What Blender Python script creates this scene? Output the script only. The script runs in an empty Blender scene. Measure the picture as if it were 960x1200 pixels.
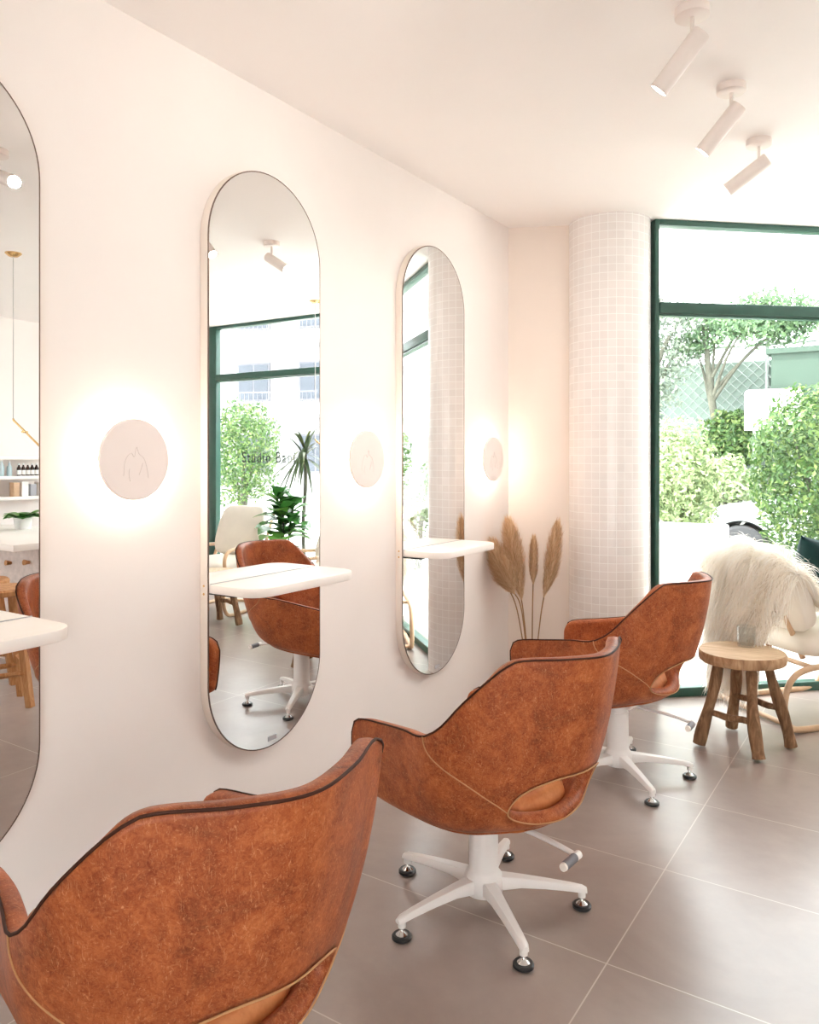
import bpy, bmesh, math, random
from mathutils import Vector, Matrix, noise
R = random.Random(7)
PI = math.pi
S = bpy.context.scene
C = S.collection
rad = math.radians

# ------------------------------------------------------------------ helpers
class MB:
    """collects vertices and faces for one mesh"""
    def __init__(s): s.v = []; s.f = []
    def add(s, vs, fs):
        o = len(s.v); s.v += [tuple(p) for p in vs]; s.f += [tuple(i + o for i in f) for f in fs]; return s
    def grid(s, rows, closed=False):
        n = len(rows[0]); vs = [p for r in rows for p in r]; fs = []
        for i in range(len(rows) - 1):
            for j in range(n if closed else n - 1):
                k = (j + 1) % n
                fs.append((i*n+j, i*n+k, (i+1)*n+k, (i+1)*n+j))
        return s.add(vs, fs)
    def box(s, a, b, m=None, bev=0.0, seg=2):
        bm = bmesh.new(); bmesh.ops.create_cube(bm, size=1)
        for v in bm.verts:
            v.co = Vector([a[i] + (b[i]-a[i])*(v.co[i]+.5) for i in range(3)])
        if bev: bmesh.ops.bevel(bm, geom=bm.edges[:], offset=bev, segments=seg, affect='EDGES', profile=.5)
        return s.bm(bm, m)
    def bm(s, bm, m=None):
        if m: bmesh.ops.transform(bm, matrix=m, verts=bm.verts[:])
        bm.verts.index_update()
        s.add([v.co[:] for v in bm.verts], [[v.index for v in f.verts] for f in bm.faces]); bm.free(); return s
    def prism(s, pts, d0, d1, axis='x', bev=0.0, seg=2):
        """outline pts (a,b) extruded along axis from d0 to d1"""
        bm = bmesh.new()
        def P(p, d):
            return {'x': (d, p[0], p[1]), 'y': (p[0], d, p[1]), 'z': (p[0], p[1], d)}[axis]
        lo = [bm.verts.new(P(p, d0)) for p in pts]; hi = [bm.verts.new(P(p, d1)) for p in pts]
        n = len(pts)
        fl = bm.faces.new(lo[::-1]); fh = bm.faces.new(hi)
        for i in range(n): bm.faces.new((lo[i], lo[(i+1) % n], hi[(i+1) % n], hi[i]))
        bmesh.ops.recalc_face_normals(bm, faces=bm.faces[:])
        if bev:
            es = list({e for f in (fl, fh) for e in f.edges})
            bmesh.ops.bevel(bm, geom=es, offset=bev, segments=seg, affect='EDGES', profile=.5)
        return s.bm(bm)
    def tube(s, pts, r, n=10, closed=False, caps=True, sq=None):
        pts = [Vector(p) for p in pts]; m = len(pts)
        rr = r if isinstance(r, (list, tuple)) else [r]*m
        rows = []; up = None
        for i, p in enumerate(pts):
            if closed: t = pts[(i+1) % m] - pts[i-1]
            else: t = pts[min(i+1, m-1)] - pts[max(i-1, 0)]
            t.normalize()
            if up is None:
                up = Vector((0, 0, 1)) if abs(t.z) < .9 else Vector((1, 0, 0))
            a = t.cross(up); 
            if a.length < 1e-6: a = t.orthogonal()
            a.normalize(); b = a.cross(t).normalized(); up = b
            w, h = (sq[i] if sq else (1, 1))
            rows.append([p + a*math.cos(2*PI*k/n)*rr[i]*w + b*math.sin(2*PI*k/n)*rr[i]*h for k in range(n)])
        if closed: rows.append(rows[0])
        o = len(s.v); s.grid(rows, True)
        if caps and not closed:
            s.f.append(tuple(o+k for k in range(n))[::-1]); L = o + (len(rows)-1)*n
            s.f.append(tuple(L+k for k in range(n)))
        return s
    def lathe(s, prof, n=32, o=(0, 0, 0), m=None):
        rows = [[(r*math.cos(2*PI*k/n), r*math.sin(2*PI*k/n), z) for k in range(n)] for r, z in prof]
        if m: rows = [[tuple(m @ Vector(p)) for p in r] for r in rows]
        rows = [[(p[0]+o[0], p[1]+o[1], p[2]+o[2]) for p in r] for r in rows]
        b = len(s.v); s.grid(rows, True)
        if prof[0][0] > 1e-5: s.f.append(tuple(b+k for k in range(n))[::-1])
        L = b + (len(rows)-1)*n
        if prof[-1][0] > 1e-5: s.f.append(tuple(L+k for k in range(n)))
        return s
    def mesh(s, name, smooth=40, weld=0):
        me = bpy.data.meshes.new(name); me.from_pydata(s.v, [], s.f); me.update()
        if weld:
            bm = bmesh.new(); bm.from_mesh(me); bmesh.ops.remove_doubles(bm, verts=bm.verts[:], dist=weld)
            bm.to_mesh(me); bm.free()
        if smooth:
            me.polygons.foreach_set('use_smooth', [True]*len(me.polygons))
            if smooth < 180: me.set_sharp_from_angle(angle=rad(smooth))
        return me

def link(o, parent=None):
    C.objects.link(o)
    if parent: o.parent = parent
    return o
def obj(name, mb, mat, parent=None, smooth=40, weld=0):
    me = mb.mesh(name, smooth, weld) if isinstance(mb, MB) else mb
    o = bpy.data.objects.new(name, me)
    if mat: me.materials.append(mat)
    return link(o, parent)
def bake(o, smooth=None):
    """turn an object's modifiers into plain mesh"""
    dg = bpy.context.evaluated_depsgraph_get(); dg.update()
    me = bpy.data.meshes.new_from_object(o.evaluated_get(dg)); o.modifiers.clear(); o.data = me
    me.polygons.foreach_set('use_smooth', [True]*len(me.polygons))
    if smooth: me.set_sharp_from_angle(angle=rad(smooth))
    return o
def tag(o, label=None, cat=None, group=None, kind=None):
    for k, v in (('label', label), ('category', cat), ('group', group), ('kind', kind)):
        if v: o[k] = v
    return o
def thing(name, label, cat, loc=(0, 0, 0), rz=0, group=None, kind=None):
    o = link(bpy.data.objects.new(name, None)); o.location = loc; o.rotation_euler = (0, 0, rz)
    o.empty_display_size = .1
    return tag(o, label, cat, group, kind)
def dup(root, loc, rz, label=None, group=None):
    def cp(o, p):
        c = o.copy(); link(c, p)
        for ch in list(o.children): cp(ch, c)
        return c
    r = cp(root, None); r.location = loc; r.rotation_euler = (0, 0, rz)
    if label: r['label'] = label
    if group: r['group'] = group
    return r
def interp(keys, t):
    """smooth (monotone hermite) interpolation of tuples keyed by first entry"""
    n = len(keys)
    if t <= keys[0][0]: return Vector(keys[0][1])
    if t >= keys[-1][0]: return Vector(keys[-1][1])
    for i in range(n-1):
        if keys[i][0] <= t <= keys[i+1][0]: break
    t0, t1 = keys[i][0], keys[i+1][0]; p0, p1 = Vector(keys[i][1]), Vector(keys[i+1][1]); h = t1-t0
    def tan(k):
        if k == 0: return (Vector(keys[1][1])-Vector(keys[0][1]))/(keys[1][0]-keys[0][0])
        if k == n-1: return (Vector(keys[-1][1])-Vector(keys[-2][1]))/(keys[-1][0]-keys[-2][0])
        return (Vector(keys[k+1][1])-Vector(keys[k-1][1]))/(keys[k+1][0]-keys[k-1][0])
    u = (t-t0)/h; m0, m1 = tan(i)*h, tan(i+1)*h
    return p0*(2*u**3-3*u*u+1) + m0*(u**3-2*u*u+u) + p1*(-2*u**3+3*u*u) + m1*(u**3-u*u)
def spline(pts, n=8, closed=False):
    pts = [Vector(p) for p in pts]; m = len(pts); out = []
    for i in range(m if closed else m-1):
        a = pts[(i-1) % m] if closed or i else pts[0]; b = pts[i]; c = pts[(i+1) % m]
        d = pts[(i+2) % m] if closed or i+2 < m else pts[-1]
        for k in range(n):
            t = k/n
            out.append(.5*((2*b)+(c-a)*t+(2*a-5*b+4*c-d)*t*t+(3*b-a-3*c+d)*t**3))
    if not closed: out.append(pts[-1])
    return out
def rrect(x0, x1, y0, y1, r, n=8, corners=(1, 1, 1, 1)):
    """rounded rectangle outline, corners order (x1,y1),(x0,y1),(x0,y0),(x1,y0)"""
    P = []
    for i, (cx, cy, a) in enumerate(((x1-r, y1-r, 0), (x0+r, y1-r, 90), (x0+r, y0+r, 180), (x1-r, y0+r, 270))):
        if corners[i]:
            for k in range(n+1):
                t = rad(a+90*k/n); P.append((cx+r*math.cos(t), cy+r*math.sin(t)))
        else:
            P.append(((x1, y1), (x0, y1), (x0, y0), (x1, y0))[i])
    return P
def arc(cx, cy, r, a0, a1, n):
    return [(cx+r*math.cos(rad(a0+(a1-a0)*k/n)), cy+r*math.sin(rad(a0+(a1-a0)*k/n))) for k in range(n+1)]

# ------------------------------------------------------------------ materials
def srgb(r, g, b):
    def f(c):
        c /= 255.
        return c/12.92 if c <= .04045 else ((c+.055)/1.055)**2.4
    return (f(r), f(g), f(b), 1)
class Mat:
    def __init__(s, name):
        s.m = bpy.data.materials.new(name); s.m.use_nodes = True; s.t = s.m.node_tree
        s.t.nodes.clear(); s.out = s.n('ShaderNodeOutputMaterial')
    def n(s, typ, **kw):
        x = s.t.nodes.new(typ)
        for k, v in kw.items():
            if k in x.inputs: x.inputs[k].default_value = v
            else: setattr(x, k, v)
        return x
    def l(s, a, b): s.t.links.new(a, b)
    def bsdf(s, **kw):
        b = s.n('ShaderNodeBsdfPrincipled')
        for k, v in kw.items(): b.inputs[k.replace('_', ' ')].default_value = v
        s.l(b.outputs[0], s.out.inputs[0]); s.b = b; return b
    def coord(s, which='Object', scale=(1, 1, 1), loc=(0, 0, 0), rot=(0, 0, 0)):
        tc = s.n('ShaderNodeTexCoord'); mp = s.n('ShaderNodeMapping')
        mp.inputs['Scale'].default_value = scale; mp.inputs['Location'].default_value = loc; mp.inputs['Rotation'].default_value = rot
        s.l(tc.outputs[which], mp.inputs[0]); return mp.outputs[0]
    def noise(s, vec, scale, detail=4, rough=.5, dist=0):
        x = s.n('ShaderNodeTexNoise'); x.inputs['Scale'].default_value = scale; x.inputs['Detail'].default_value = detail
        x.inputs['Roughness'].default_value = rough; x.inputs['Distortion'].default_value = dist
        if vec: s.l(vec, x.inputs['Vector'])
        return x.outputs[0]
    def ramp(s, fac, stops, interp='LINEAR'):
        x = s.n('ShaderNodeValToRGB'); e = x.color_ramp.elements; x.color_ramp.interpolation = interp
        while len(e) < len(stops): e.new(.5)
        for i, (p, c) in enumerate(stops): e[i].position = p; e[i].color = c
        s.l(fac, x.inputs[0]); return x.outputs[0]
    def mix(s, fac, a, b, mode='MIX'):
        x = s.n('ShaderNodeMix', data_type='RGBA', blend_type=mode)
        for v, k in ((fac, 0), (a, 6), (b, 7)):
            if hasattr(v, 'links'): s.l(v, x.inputs[k])
            else: x.inputs[k].default_value = v
        return x.outputs[2]
    def bump(s, h, strength=.2, dist=.01):
        x = s.n('ShaderNodeBump'); x.inputs['Strength'].default_value = strength; x.inputs['Distance'].default_value = dist
        s.l(h, x.inputs['Height']); s.l(x.outputs[0], s.b.inputs['Normal'])

def plain(name, col, rough=.5, metal=0, spec=.5, var=.04, vs=6, bump=0, bs=200, coat=0):
    m = Mat(name); b = m.bsdf(Roughness=rough, Metallic=metal)
    b.inputs['Specular IOR Level'].default_value = spec; b.inputs['Coat Weight'].default_value = coat
    v = m.coord(); f = m.noise(v, vs, 4)
    lo = tuple(max(0, c*(1-var)) for c in col[:3])+(1,); hi = tuple(min(1, c*(1+var)) for c in col[:3])+(1,)
    m.l(m.ramp(f, [(.3, lo), (.7, hi)]), b.inputs['Base Color'])
    if bump: m.bump(m.noise(v, bs, 3), bump, .002)
    return m.m
def emit(name, col, k):
    m = Mat(name); e = m.n('ShaderNodeEmission'); e.inputs[0].default_value = col; e.inputs[1].default_value = k
    m.l(e.outputs[0], m.out.inputs[0]); return m.m

M = {}
M['wall'] = plain('wall_plaster', (.85, .795, .768, 1), .75, spec=.3, var=.012, vs=3, bump=.05, bs=120)
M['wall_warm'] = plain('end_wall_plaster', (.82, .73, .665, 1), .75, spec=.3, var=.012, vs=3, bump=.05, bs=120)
M['ceil'] = plain('ceiling_paint', (.93, .895, .88, 1), .85, spec=.2, var=.008, vs=2)
M['white'] = plain('white_enamel', (.80, .76, .735, 1), .35, var=.01)
M['lamp'] = plain('lamp_enamel', (.80, .72, .68, 1), .4, var=.01)
M['cream'] = plain('cream_board', (.84, .76, .69, 1), .4, var=.015)
M['shelf'] = plain('shelf_laminate', (.88, .83, .79, 1), .35, var=.01)
M['black'] = plain('black_rubber', (.02, .02, .022, 1), .35)
M['chrome'] = plain('chrome', (.55, .54, .53, 1), .15, metal=1, var=.01)
M['grip'] = plain('grey_grip', (.19, .18, .2, 1), .6)
M['green'] = plain('green_window_paint', (.030, .095, .072, 1), .35, var=.1)
M['brass'] = plain('brass', (.78, .52, .24, 1), .25, metal=1)
M['cord'] = plain('white_cord', (.55, .53, .52, 1), .6)
M['pipe'] = plain('dark_brown_piping', (.055, .018, .010, 1), .6, spec=.2)
M['thread'] = plain('tan_thread', (.52, .27, .12, 1), .7)
M['disc'] = plain('sconce_plaster', (.86, .775, .745, 1), .8, spec=.2, var=.01)
M['line'] = plain('sconce_relief', (.79, .70, .67, 1), .8, spec=.2)
M['grey'] = plain('grey_label', (.42, .42, .45, 1), .5)
M['darkrim'] = plain('mirror_rim', (.16, .11, .09, 1), .3, metal=.6)
M['tan'] = plain('bentwood', (.60, .40, .25, 1), .45, var=.12, vs=14)
M['canvas'] = plain('cream_canvas', (.80, .74, .66, 1), .9, spec=.1, var=.04, bump=.15, bs=400)
M['velvet'] = plain('dark_green_velvet', (.006, .028, .028, 1), .75, spec=.2, var=.35, vs=9)
M['pot'] = plain('white_ceramic', (.78, .77, .76, 1), .3)
M['soil'] = plain('soil', (.05, .035, .025, 1), .95)
M['counterfront'] = plain('pale_terrazzo', (.66, .56, .52, 1), .6, var=.1, vs=30)
M['amber'] = plain('dark_bottle', (.035, .014, .010, 1), .15)
M['label'] = plain('paper_label', (.85, .84, .82, 1), .7)
M['teal'] = plain('pale_blue_bottle', (.45, .58, .62, 1), .3)
M['terrace'] = plain('pale_paving', (.72, .70, .67, 1), .9, spec=.2, var=.06, vs=2)
M['render'] = plain('white_render', (.82, .81, .79, 1), .9, spec=.2)
M['car'] = plain('silver_car_paint', (.62, .66, .69, 1), .25, metal=.15, coat=.6)
M['carglass'] = plain('car_glass', (.10, .13, .15, 1), .08, spec=.8)
M['tyre'] = plain('tyre', (.05, .05, .055, 1), .8)
M['rim'] = plain('alloy', (.5, .52, .54, 1), .3, metal=.7)
M['arch'] = plain('wheel_arch', (.07, .075, .08, 1), .8)
M['wire'] = plain('galvanised_wire', (.34, .38, .36, 1), .5, metal=.3)
M['shed'] = plain('green_shed', (.045, .075, .055, 1), .8)
M['conc'] = plain('concrete', (.46, .47, .44, 1), .9)
M['bark'] = plain('grey_bark', (.10, .10, .075, 1), .9, var=.3, vs=9)
M['apart'] = plain('pale_facade', (.34, .34, .35, 1), .9)
M['apwin'] = plain('facade_glass', (.06, .07, .09, 1), .2)
M['apgrey'] = plain('grey_cladding', (.14, .14, .16, 1), .8)
M['screen'] = plain('green_shade_cloth', (.26, .33, .29, 1), .9)
M['letter'] = plain('dark_vinyl', (.03, .04, .04, 1), .5)

def leather():
    m = Mat('caramel_leather'); b = m.bsdf(Roughness=.48); b.inputs['Specular IOR Level'].default_value = .3
    v = m.coord()
    big = m.noise(v, 10, 9, .70, .6)
    col = m.ramp(big, [(.30, srgb(98, 36, 17)), (.45, srgb(142, 60, 28)), (.58, srgb(170, 84, 42)), (.78, srgb(204, 122, 72))])
    fine = m.noise(v, 80, 7, .78, 1.2)
    col = m.mix(.34, col, m.ramp(fine, [(.36, srgb(96, 34, 16)), (.66, srgb(216, 140, 88))]))
    for sc_, ro, amt in (((110, 110, 28), (.5, .9, .3), .60), ((30, 120, 120), (.2, .5, 1.1), .50)):
        sc = m.noise(m.coord(scale=sc_, rot=ro), 1, 6, .72, 2.2)
        k = m.ramp(sc, [(.57, (0, 0, 0, 1)), (.68, (amt, amt, amt, 1))])
        col = m.mix(k, col, srgb(222, 160, 112))
    m.l(col, b.inputs['Base Color'])
    m.bump(m.noise(v, 240, 4), .12, .003)
    return m.m
M['leather'] = leather()
def leather_in():
    m = Mat('tan_leather'); b = m.bsdf(Roughness=.5); v = m.coord()
    m.l(m.ramp(m.noise(v, 14, 6, .6, .3), [(.3, srgb(176, 96, 48)), (.7, srgb(218, 148, 94))]), b.inputs['Base Color'])
    m.bump(m.noise(v, 240, 4), .1, .003); return m.m
M['leather_in'] = leather_in()

def floor_mat():
    m = Mat('stone_floor_tile'); b = m.bsdf(Roughness=.36); b.inputs['Specular IOR Level'].default_value = .75
    v = m.coord(loc=(-1.406+1.2*4, -2.163+.607*8, 0))
    br = m.n('ShaderNodeTexBrick', offset=0.0, offset_frequency=2, squash=1.0)
    for k, x in (('Scale', 1), ('Mortar Size', .0022), ('Mortar Smooth', .2), ('Brick Width', 1.2), ('Row Height', .607), ('Bias', 0)): br.inputs[k].default_value = x
    m.l(v, br.inputs['Vector'])
    w = m.coord()
    n1 = m.ramp(m.noise(w, 1.6, 6, .6, .5), [(.3, srgb(141, 126, 119)), (.7, srgb(165, 151, 144))])
    n2 = m.ramp(m.noise(w, 14, 6, .65), [(.2, (.45, .45, .45, 1)), (.8, (.55, .55, .55, 1))])
    c = m.mix(.5, n1, n2, 'OVERLAY')
    c = m.mix(br.outputs['Fac'], c, srgb(190, 179, 172))
    m.l(c, b.inputs['Base Color'])
    m.l(m.ramp(m.noise(w, 2, 2), [(.2, (.27, .27, .27, 1)), (.8, (.33, .33, .33, 1))]), b.inputs['Roughness'])
    return m.m
M['floor'] = floor_mat()

def mosaic():
    m = Mat('white_mosaic'); b = m.bsdf(Roughness=.28)
    tc = m.n('ShaderNodeTexCoord')
    br = m.n('ShaderNodeTexBrick', offset=0.0, offset_frequency=2, squash=1.0)
    for k, x in (('Scale', 1), ('Mortar Size', .0022), ('Mortar Smooth', .3), ('Brick Width', .0489), ('Row Height', .0489), ('Bias', 0)): br.inputs[k].default_value = x
    br.inputs['Color1'].default_value = (.79, .75, .735, 1); br.inputs['Color2'].default_value = (.84, .80, .785, 1)
    br.inputs['Mortar'].default_value = (.93, .92, .91, 1)
    m.l(tc.outputs['UV'], br.inputs['Vector']); m.l(br.outputs['Color'], b.inputs['Base Color'])
    inv = m.n('ShaderNodeMath', operation='SUBTRACT'); inv.inputs[0].default_value = 1; m.l(br.outputs['Fac'], inv.inputs[1])
    m.bump(inv.outputs[0], .25, .002); return m.m
M['mosaic'] = mosaic()

def mirror_mat():
    m = Mat('mirror_silver'); g = m.n('ShaderNodeBsdfGlossy'); g.inputs['Color'].default_value = (.90, .905, .90, 1); g.inputs['Roughness'].default_value = 0
    m.l(g.outputs[0], m.out.inputs[0]); return m.m
M['mirror'] = mirror_mat()
def glass_mat(name, tint=(.97, .985, .975, 1), r=.06, pw_=5, k=.5):
    m = Mat(name); t = m.n('ShaderNodeBsdfTransparent'); t.inputs[0].default_value = tint
    g = m.n('ShaderNodeBsdfGlossy'); g.inputs['Roughness'].default_value = 0
    lw = m.n('ShaderNodeLayerWeight'); lw.inputs[0].default_value = .5; pw = m.n('ShaderNodeMath', operation='POWER'); m.l(lw.outputs['Facing'], pw.inputs[0]); pw.inputs[1].default_value = pw_
    f = m.n('ShaderNodeMath', operation='MULTIPLY_ADD'); m.l(pw.outputs[0], f.inputs[0]); f.inputs[1].default_value = k; f.inputs[2].default_value = r; x = m.n('ShaderNodeMixShader')
    m.l(f.outputs[0], x.inputs[0]); m.l(t.outputs[0], x.inputs[1]); m.l(g.outputs[0], x.inputs[2]); m.l(x.outputs[0], m.out.inputs[0])
    return m.m
M['pane'] = glass_mat('window_glass', r=.02)
M['tumbler'] = glass_mat('tumbler_glass', (.96, .975, .975, 1), r=.05, pw_=2.2, k=.6)
M['water'] = glass_mat('still_water', (.99, .995, .995, 1), r=.02)

def wood(name, a, b_, c, scale=(3, 3, 30), rough=.6, ns=2.2):
    m = Mat(name); b = m.bsdf(Roughness=rough); b.inputs['Specular IOR Level'].default_value = .3
    v = m.coord(scale=scale); f = m.noise(v, ns, 8, .62, 1.2)
    m.l(m.ramp(f, [(.28, a), (.5, b_), (.72, c)]), b.inputs['Base Color']); m.bump(f, .3, .006); return m.m
M['teaktop'] = wood('pale_teak', srgb(178, 148, 116), srgb(206, 178, 146), srgb(224, 202, 174), (2, 14, 4), .55)
M['teakrim'] = wood('teak_rim', srgb(122, 88, 60), srgb(170, 132, 98), srgb(204, 172, 136), (9, 9, 3), .6)
M['log'] = wood('barked_branch', srgb(88, 62, 44), srgb(132, 98, 70), srgb(172, 136, 104), (16, 16, 3), .7)
M['oak'] = wood('oak', srgb(150, 100, 62), srgb(186, 132, 86), srgb(206, 158, 112), (14, 14, 2), .55)

def leaf(name, a, b_, c, rough=.45, trans=.35):
    m = Mat(name); b = m.n('ShaderNodeBsdfPrincipled'); b.inputs['Roughness'].default_value = rough
    g = m.n('ShaderNodeNewGeometry')
    col = m.ramp(g.outputs['Random Per Island'], [(0, a), (.55, b_), (1, c)])
    t = m.n('ShaderNodeBsdfTranslucent'); x = m.n('ShaderNodeMixShader'); x.inputs[0].default_value = trans
    m.l(col, b.inputs['Base Color']); m.l(col, t.inputs[0]); m.l(b.outputs[0], x.inputs[1]); m.l(t.outputs[0], x.inputs[2])
    m.l(x.outputs[0], m.out.inputs[0]); return m.m
M['leaf_hedge'] = leaf('hedge_leaf', (.035, .085, .022, 1), (.075, .16, .04, 1), (.22, .30, .09, 1))
M['leaf_pale'] = leaf('pale_leaf', (.13, .20, .085, 1), (.33, .42, .20, 1), (.62, .67, .42, 1))
M['leaf_tree'] = leaf('tree_leaf', (.08, .15, .08, 1), (.14, .23, .12, 1), (.20, .32, .14, 1))
M['leaf_grey'] = leaf('grey_tree_leaf', (.16, .20, .16, 1), (.22, .27, .21, 1), (.30, .35, .26, 1))
M['leaf_fig'] = leaf('fig_leaf', (.04, .15, .03, 1), (.08, .25, .05, 1), (.18, .40, .08, 1), .3, .3)
M['leaf_drac'] = leaf('dracaena_leaf', (.03, .055, .02, 1), (.06, .095, .035, 1), (.16, .18, .07, 1), .35, .15)
M['fur'] = leaf('sheep_wool', (.90, .84, .75, 1), (.94, .90, .84, 1), (.96, .95, .92, 1), .7, .45)
M['plume'] = leaf('pampas_plume', (.58, .38, .21, 1), (.74, .52, .32, 1), (.84, .66, .45, 1), .8, .3)
M['stem'] = plain('dry_stem', (.34, .20, .09, 1), .7)
WARM = (1, .80, .60, 1)
M['led'] = emit('sconce_led', (1, .86, .70, 1), 34)
M['lens'] = emit('spot_lens', (1, .88, .74, 1), 30)
M['bulb'] = emit('pendant_bulb', (1, .86, .7, 1), 8)

# ------------------------------------------------------------------ camera
D, H = 2.156, 1.45
cam = bpy.data.cameras.new('camera'); co = link(bpy.data.objects.new('camera', cam))
co.location = (D, 0, H); co.rotation_euler = (rad(90), 0, rad(33.43))
cam.sensor_width = 36; cam.lens = 906/1200*36; cam.shift_y = -63/1200; cam.clip_start = .02; cam.clip_end = 300
S.camera = co

# ------------------------------------------------------------------ the room
CEIL = 2.897
P_END = Vector((0, 4.394)); P_COL = Vector((.5566, 4.663)); P_W1 = Vector((.800, 4.741))
DW = Vector((math.sin(rad(48)), math.cos(rad(48)))); P_W2 = P_W1 + DW*1.86; P_W3 = Vector((4.48, 5.94)); P_R = Vector((5.8, 5.91))
YB = -2.6
room = [(0, YB), (5.8, YB), tuple(P_R), tuple(P_W3), tuple(P_W2), tuple(P_W1), (.62, 4.83), tuple(P_END)]
def structure(name, mb, mat, parent=None, **k):
    o = obj(name, mb, mat, parent, **k)
    if not parent: o['kind'] = 'structure'
    return o
grow = [(-.15, YB-.15), (5.95, YB-.15), (5.95, 6.06), (4.5, 6.08), (2.14, 6.12), (.69, 4.87), (.48, 4.9), (-.15, 4.62)]
structure('floor', MB().prism(grow, -.15, 0, 'z'), M['floor'])
structure('ceiling', MB().prism([(a*1.0, b) for a, b in grow], CEIL, CEIL+.25, 'z'), M['ceil'])
structure('wall_left', MB().box((-.15, YB-.15, 0), (0, 4.52, CEIL)), M['wall'])
e = P_COL - P_END; en = Vector((-e.y, e.x)).normalized()*.12
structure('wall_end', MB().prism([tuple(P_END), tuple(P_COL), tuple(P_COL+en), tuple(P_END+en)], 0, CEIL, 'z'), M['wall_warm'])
structure('wall_right', MB().box((5.8, YB-.15, 0), (5.95, 6.06, CEIL)), M['wall'])
structure('wall_corner', MB().prism([tuple(P_W3+Vector((.03, 0))), tuple(P_R), (5.8, 6.06), (4.5, 6.08)], 0, CEIL, 'z'), M['wall'])
# unseen rear wall, with an opening added to let in sky fill light
rw = MB().box((0, YB-.15, 0), (2.9, YB, CEIL)).box((5.3, YB-.15, 0), (5.8, YB, CEIL)).box((2.9, YB-.15, 2.6), (5.3, YB, CEIL))
structure('wall_rear', rw, M['wall'])

# tiled round column
n = 72; col = bpy.data.meshes.new('column'); r = .244
vs = [(r*math.cos(2*PI*k/n), r*math.sin(2*PI*k/n), z) for z in (0, CEIL) for k in range(n+1)]
col.from_pydata(vs, [], [(k, k+1, n+2+k, n+1+k) for k in range(n)])
uv = col.uv_layers.new(name='UVMap')
for p in col.polygons:
    p.use_smooth = True
    for li in p.loop_indices:
        vi = col.loops[li].vertex_index; uv.data[li].uv = ((vi % (n+1))/n*2*PI*r, vs[vi][2])
column = obj('column', col, M['mosaic']); column.location = (P_COL.x, P_COL.y, 0); column['kind'] = 'structure'

def window(name, a, b, z0, z1, zt, posts=(), fw=.045, dep=.07, post0=.05, post1=.05, tw=.066):
    """frame of a glazed shopfront bay between plan points a and b"""
    a = Vector(a); b = Vector(b); L = (b-a).length; ang = math.atan2(b.y-a.y, b.x-a.x)
    w = thing(name, None, None, (a.x, a.y, 0), ang, kind='structure')
    fr = MB()
    fr.box((0, -dep/2, z0), (post0, dep/2, z1), bev=.004); fr.box((L-post1, -dep/2, z0), (L, dep/2, z1), bev=.004)
    fr.box((post0, -dep/2, z1-.035), (L-post1, dep/2, z1), bev=.004)
    fr.box((post0, -dep/2, z0), (L-post1, dep/2, z0+.055), bev=.004)
    for p in posts: fr.box((p-.02, -dep/2, z0+.055), (p+.02, dep/2, z1-.035), bev=.004)
    obj('frame', fr, M['green'], w)
    obj('transom', MB().box((post0, -dep/2-.012, zt-tw), (L-post1, dep/2, zt), bev=.005).box((post0, -dep/2+.004, zt-tw-.016), (L-post1, dep/2-.02, zt-tw-.006)), M['green'], w)
    obj('upper_pane', MB().box((post0-.01, -.004, zt-.01), (L-post1+.01, .004, z1-.02)), M['pane'], w)
    obj('lower_pane', MB().box((post0-.01, -.004, z0+.04), (L-post1+.01, .004, zt-tw+.01)), M['pane'], w)
    return w
window('window_1', P_W1, P_W2, 0, CEIL, 2.395, post0=.028)
window('window_2', P_W2+Vector((.012, .02)), P_W3, 0, CEIL, 2.365, post1=.11)
window('fill_window', (2.9, YB-.075), (5.3, YB-.075), 0, 2.6, 2.1, posts=(1.2,))  # added glazing behind the camera, unseen, brightens the room with sky light

# ------------------------------------------------------------------ mirrors with ledge
def stadium(w, z0, z1, n=40):
    r = w/2; return arc(0, z1-r, r, 0, 180, n) + arc(0, z0+r, r, 180, 360, n)
def salon_mirror(Y, label):
    t = thing('salon_mirror', label, 'mirror', (0, Y, 0), 0, 'pill-shaped mirrors along the wall')
    W = .620
    obj('backing', MB().prism(stadium(W, .323, 2.557), .0, .037, 'x', bev=.003), M['cream'], t)
    a = stadium(W-.004, .325, 2.555); b = stadium(W-.012, .329, 2.551); m = len(a)
    rim = MB().grid([[(.037, *p) for p in a]+[(.037, *a[0])], [(.0405, *p) for p in a]+[(.0405, *a[0])], [(.041, *p) for p in b]+[(.041, *b[0])]])
    obj('rim', rim, M['darkrim'], t)
    g = MB(); g.add([(.0400, *p) for p in b], [tuple(range(m))]); g.v = [(.0405, y, z) for _, y, z in g.v]
    obj('mirror_glass', g, M['mirror'], t, smooth=0)
    sh = MB().prism(rrect(.0412, .270, -.298, .284, .083, 10, (1, 0, 0, 1)), .966, .999, 'z', bev=.004)
    obj('shelf', sh, M['shelf'], t)
    obj('joint_shadow_strip', MB().box((.0407, -.296, .9975), (.0435, .282, 1.0002)), M['grey'], t)  # grey strip stands in for the shadow line where shelf meets mirror
    for y in (-.245, .235): obj('shelf_bracket', MB().box((.0412, y-.015, .953), (.12, y+.015, .966)), M['black'], t)
    for z in (.964, .993): obj('screw', MB().lathe([(.0045, 0), (.004, .002), (0, .0025)], 10, m=Matrix.Translation((.02, -W/2-.0002, z)) @ Matrix.Rotation(rad(90), 4, 'X')), M['brass'], t)
    obj('sticker', MB().box((.0406, -.005, .347), (.0414, .042, .366)), M['grey'], t)
    return t
salon_mirror(.965, 'pill-shaped wall mirror cropped by the photo edge, reflecting shelves and stools')
salon_mirror(2.211, 'pill-shaped wall mirror reflecting a leather chair and leafy plants')
salon_mirror(3.451, 'pill-shaped wall mirror next to the pampas grass, reflecting the tiled column')

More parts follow.
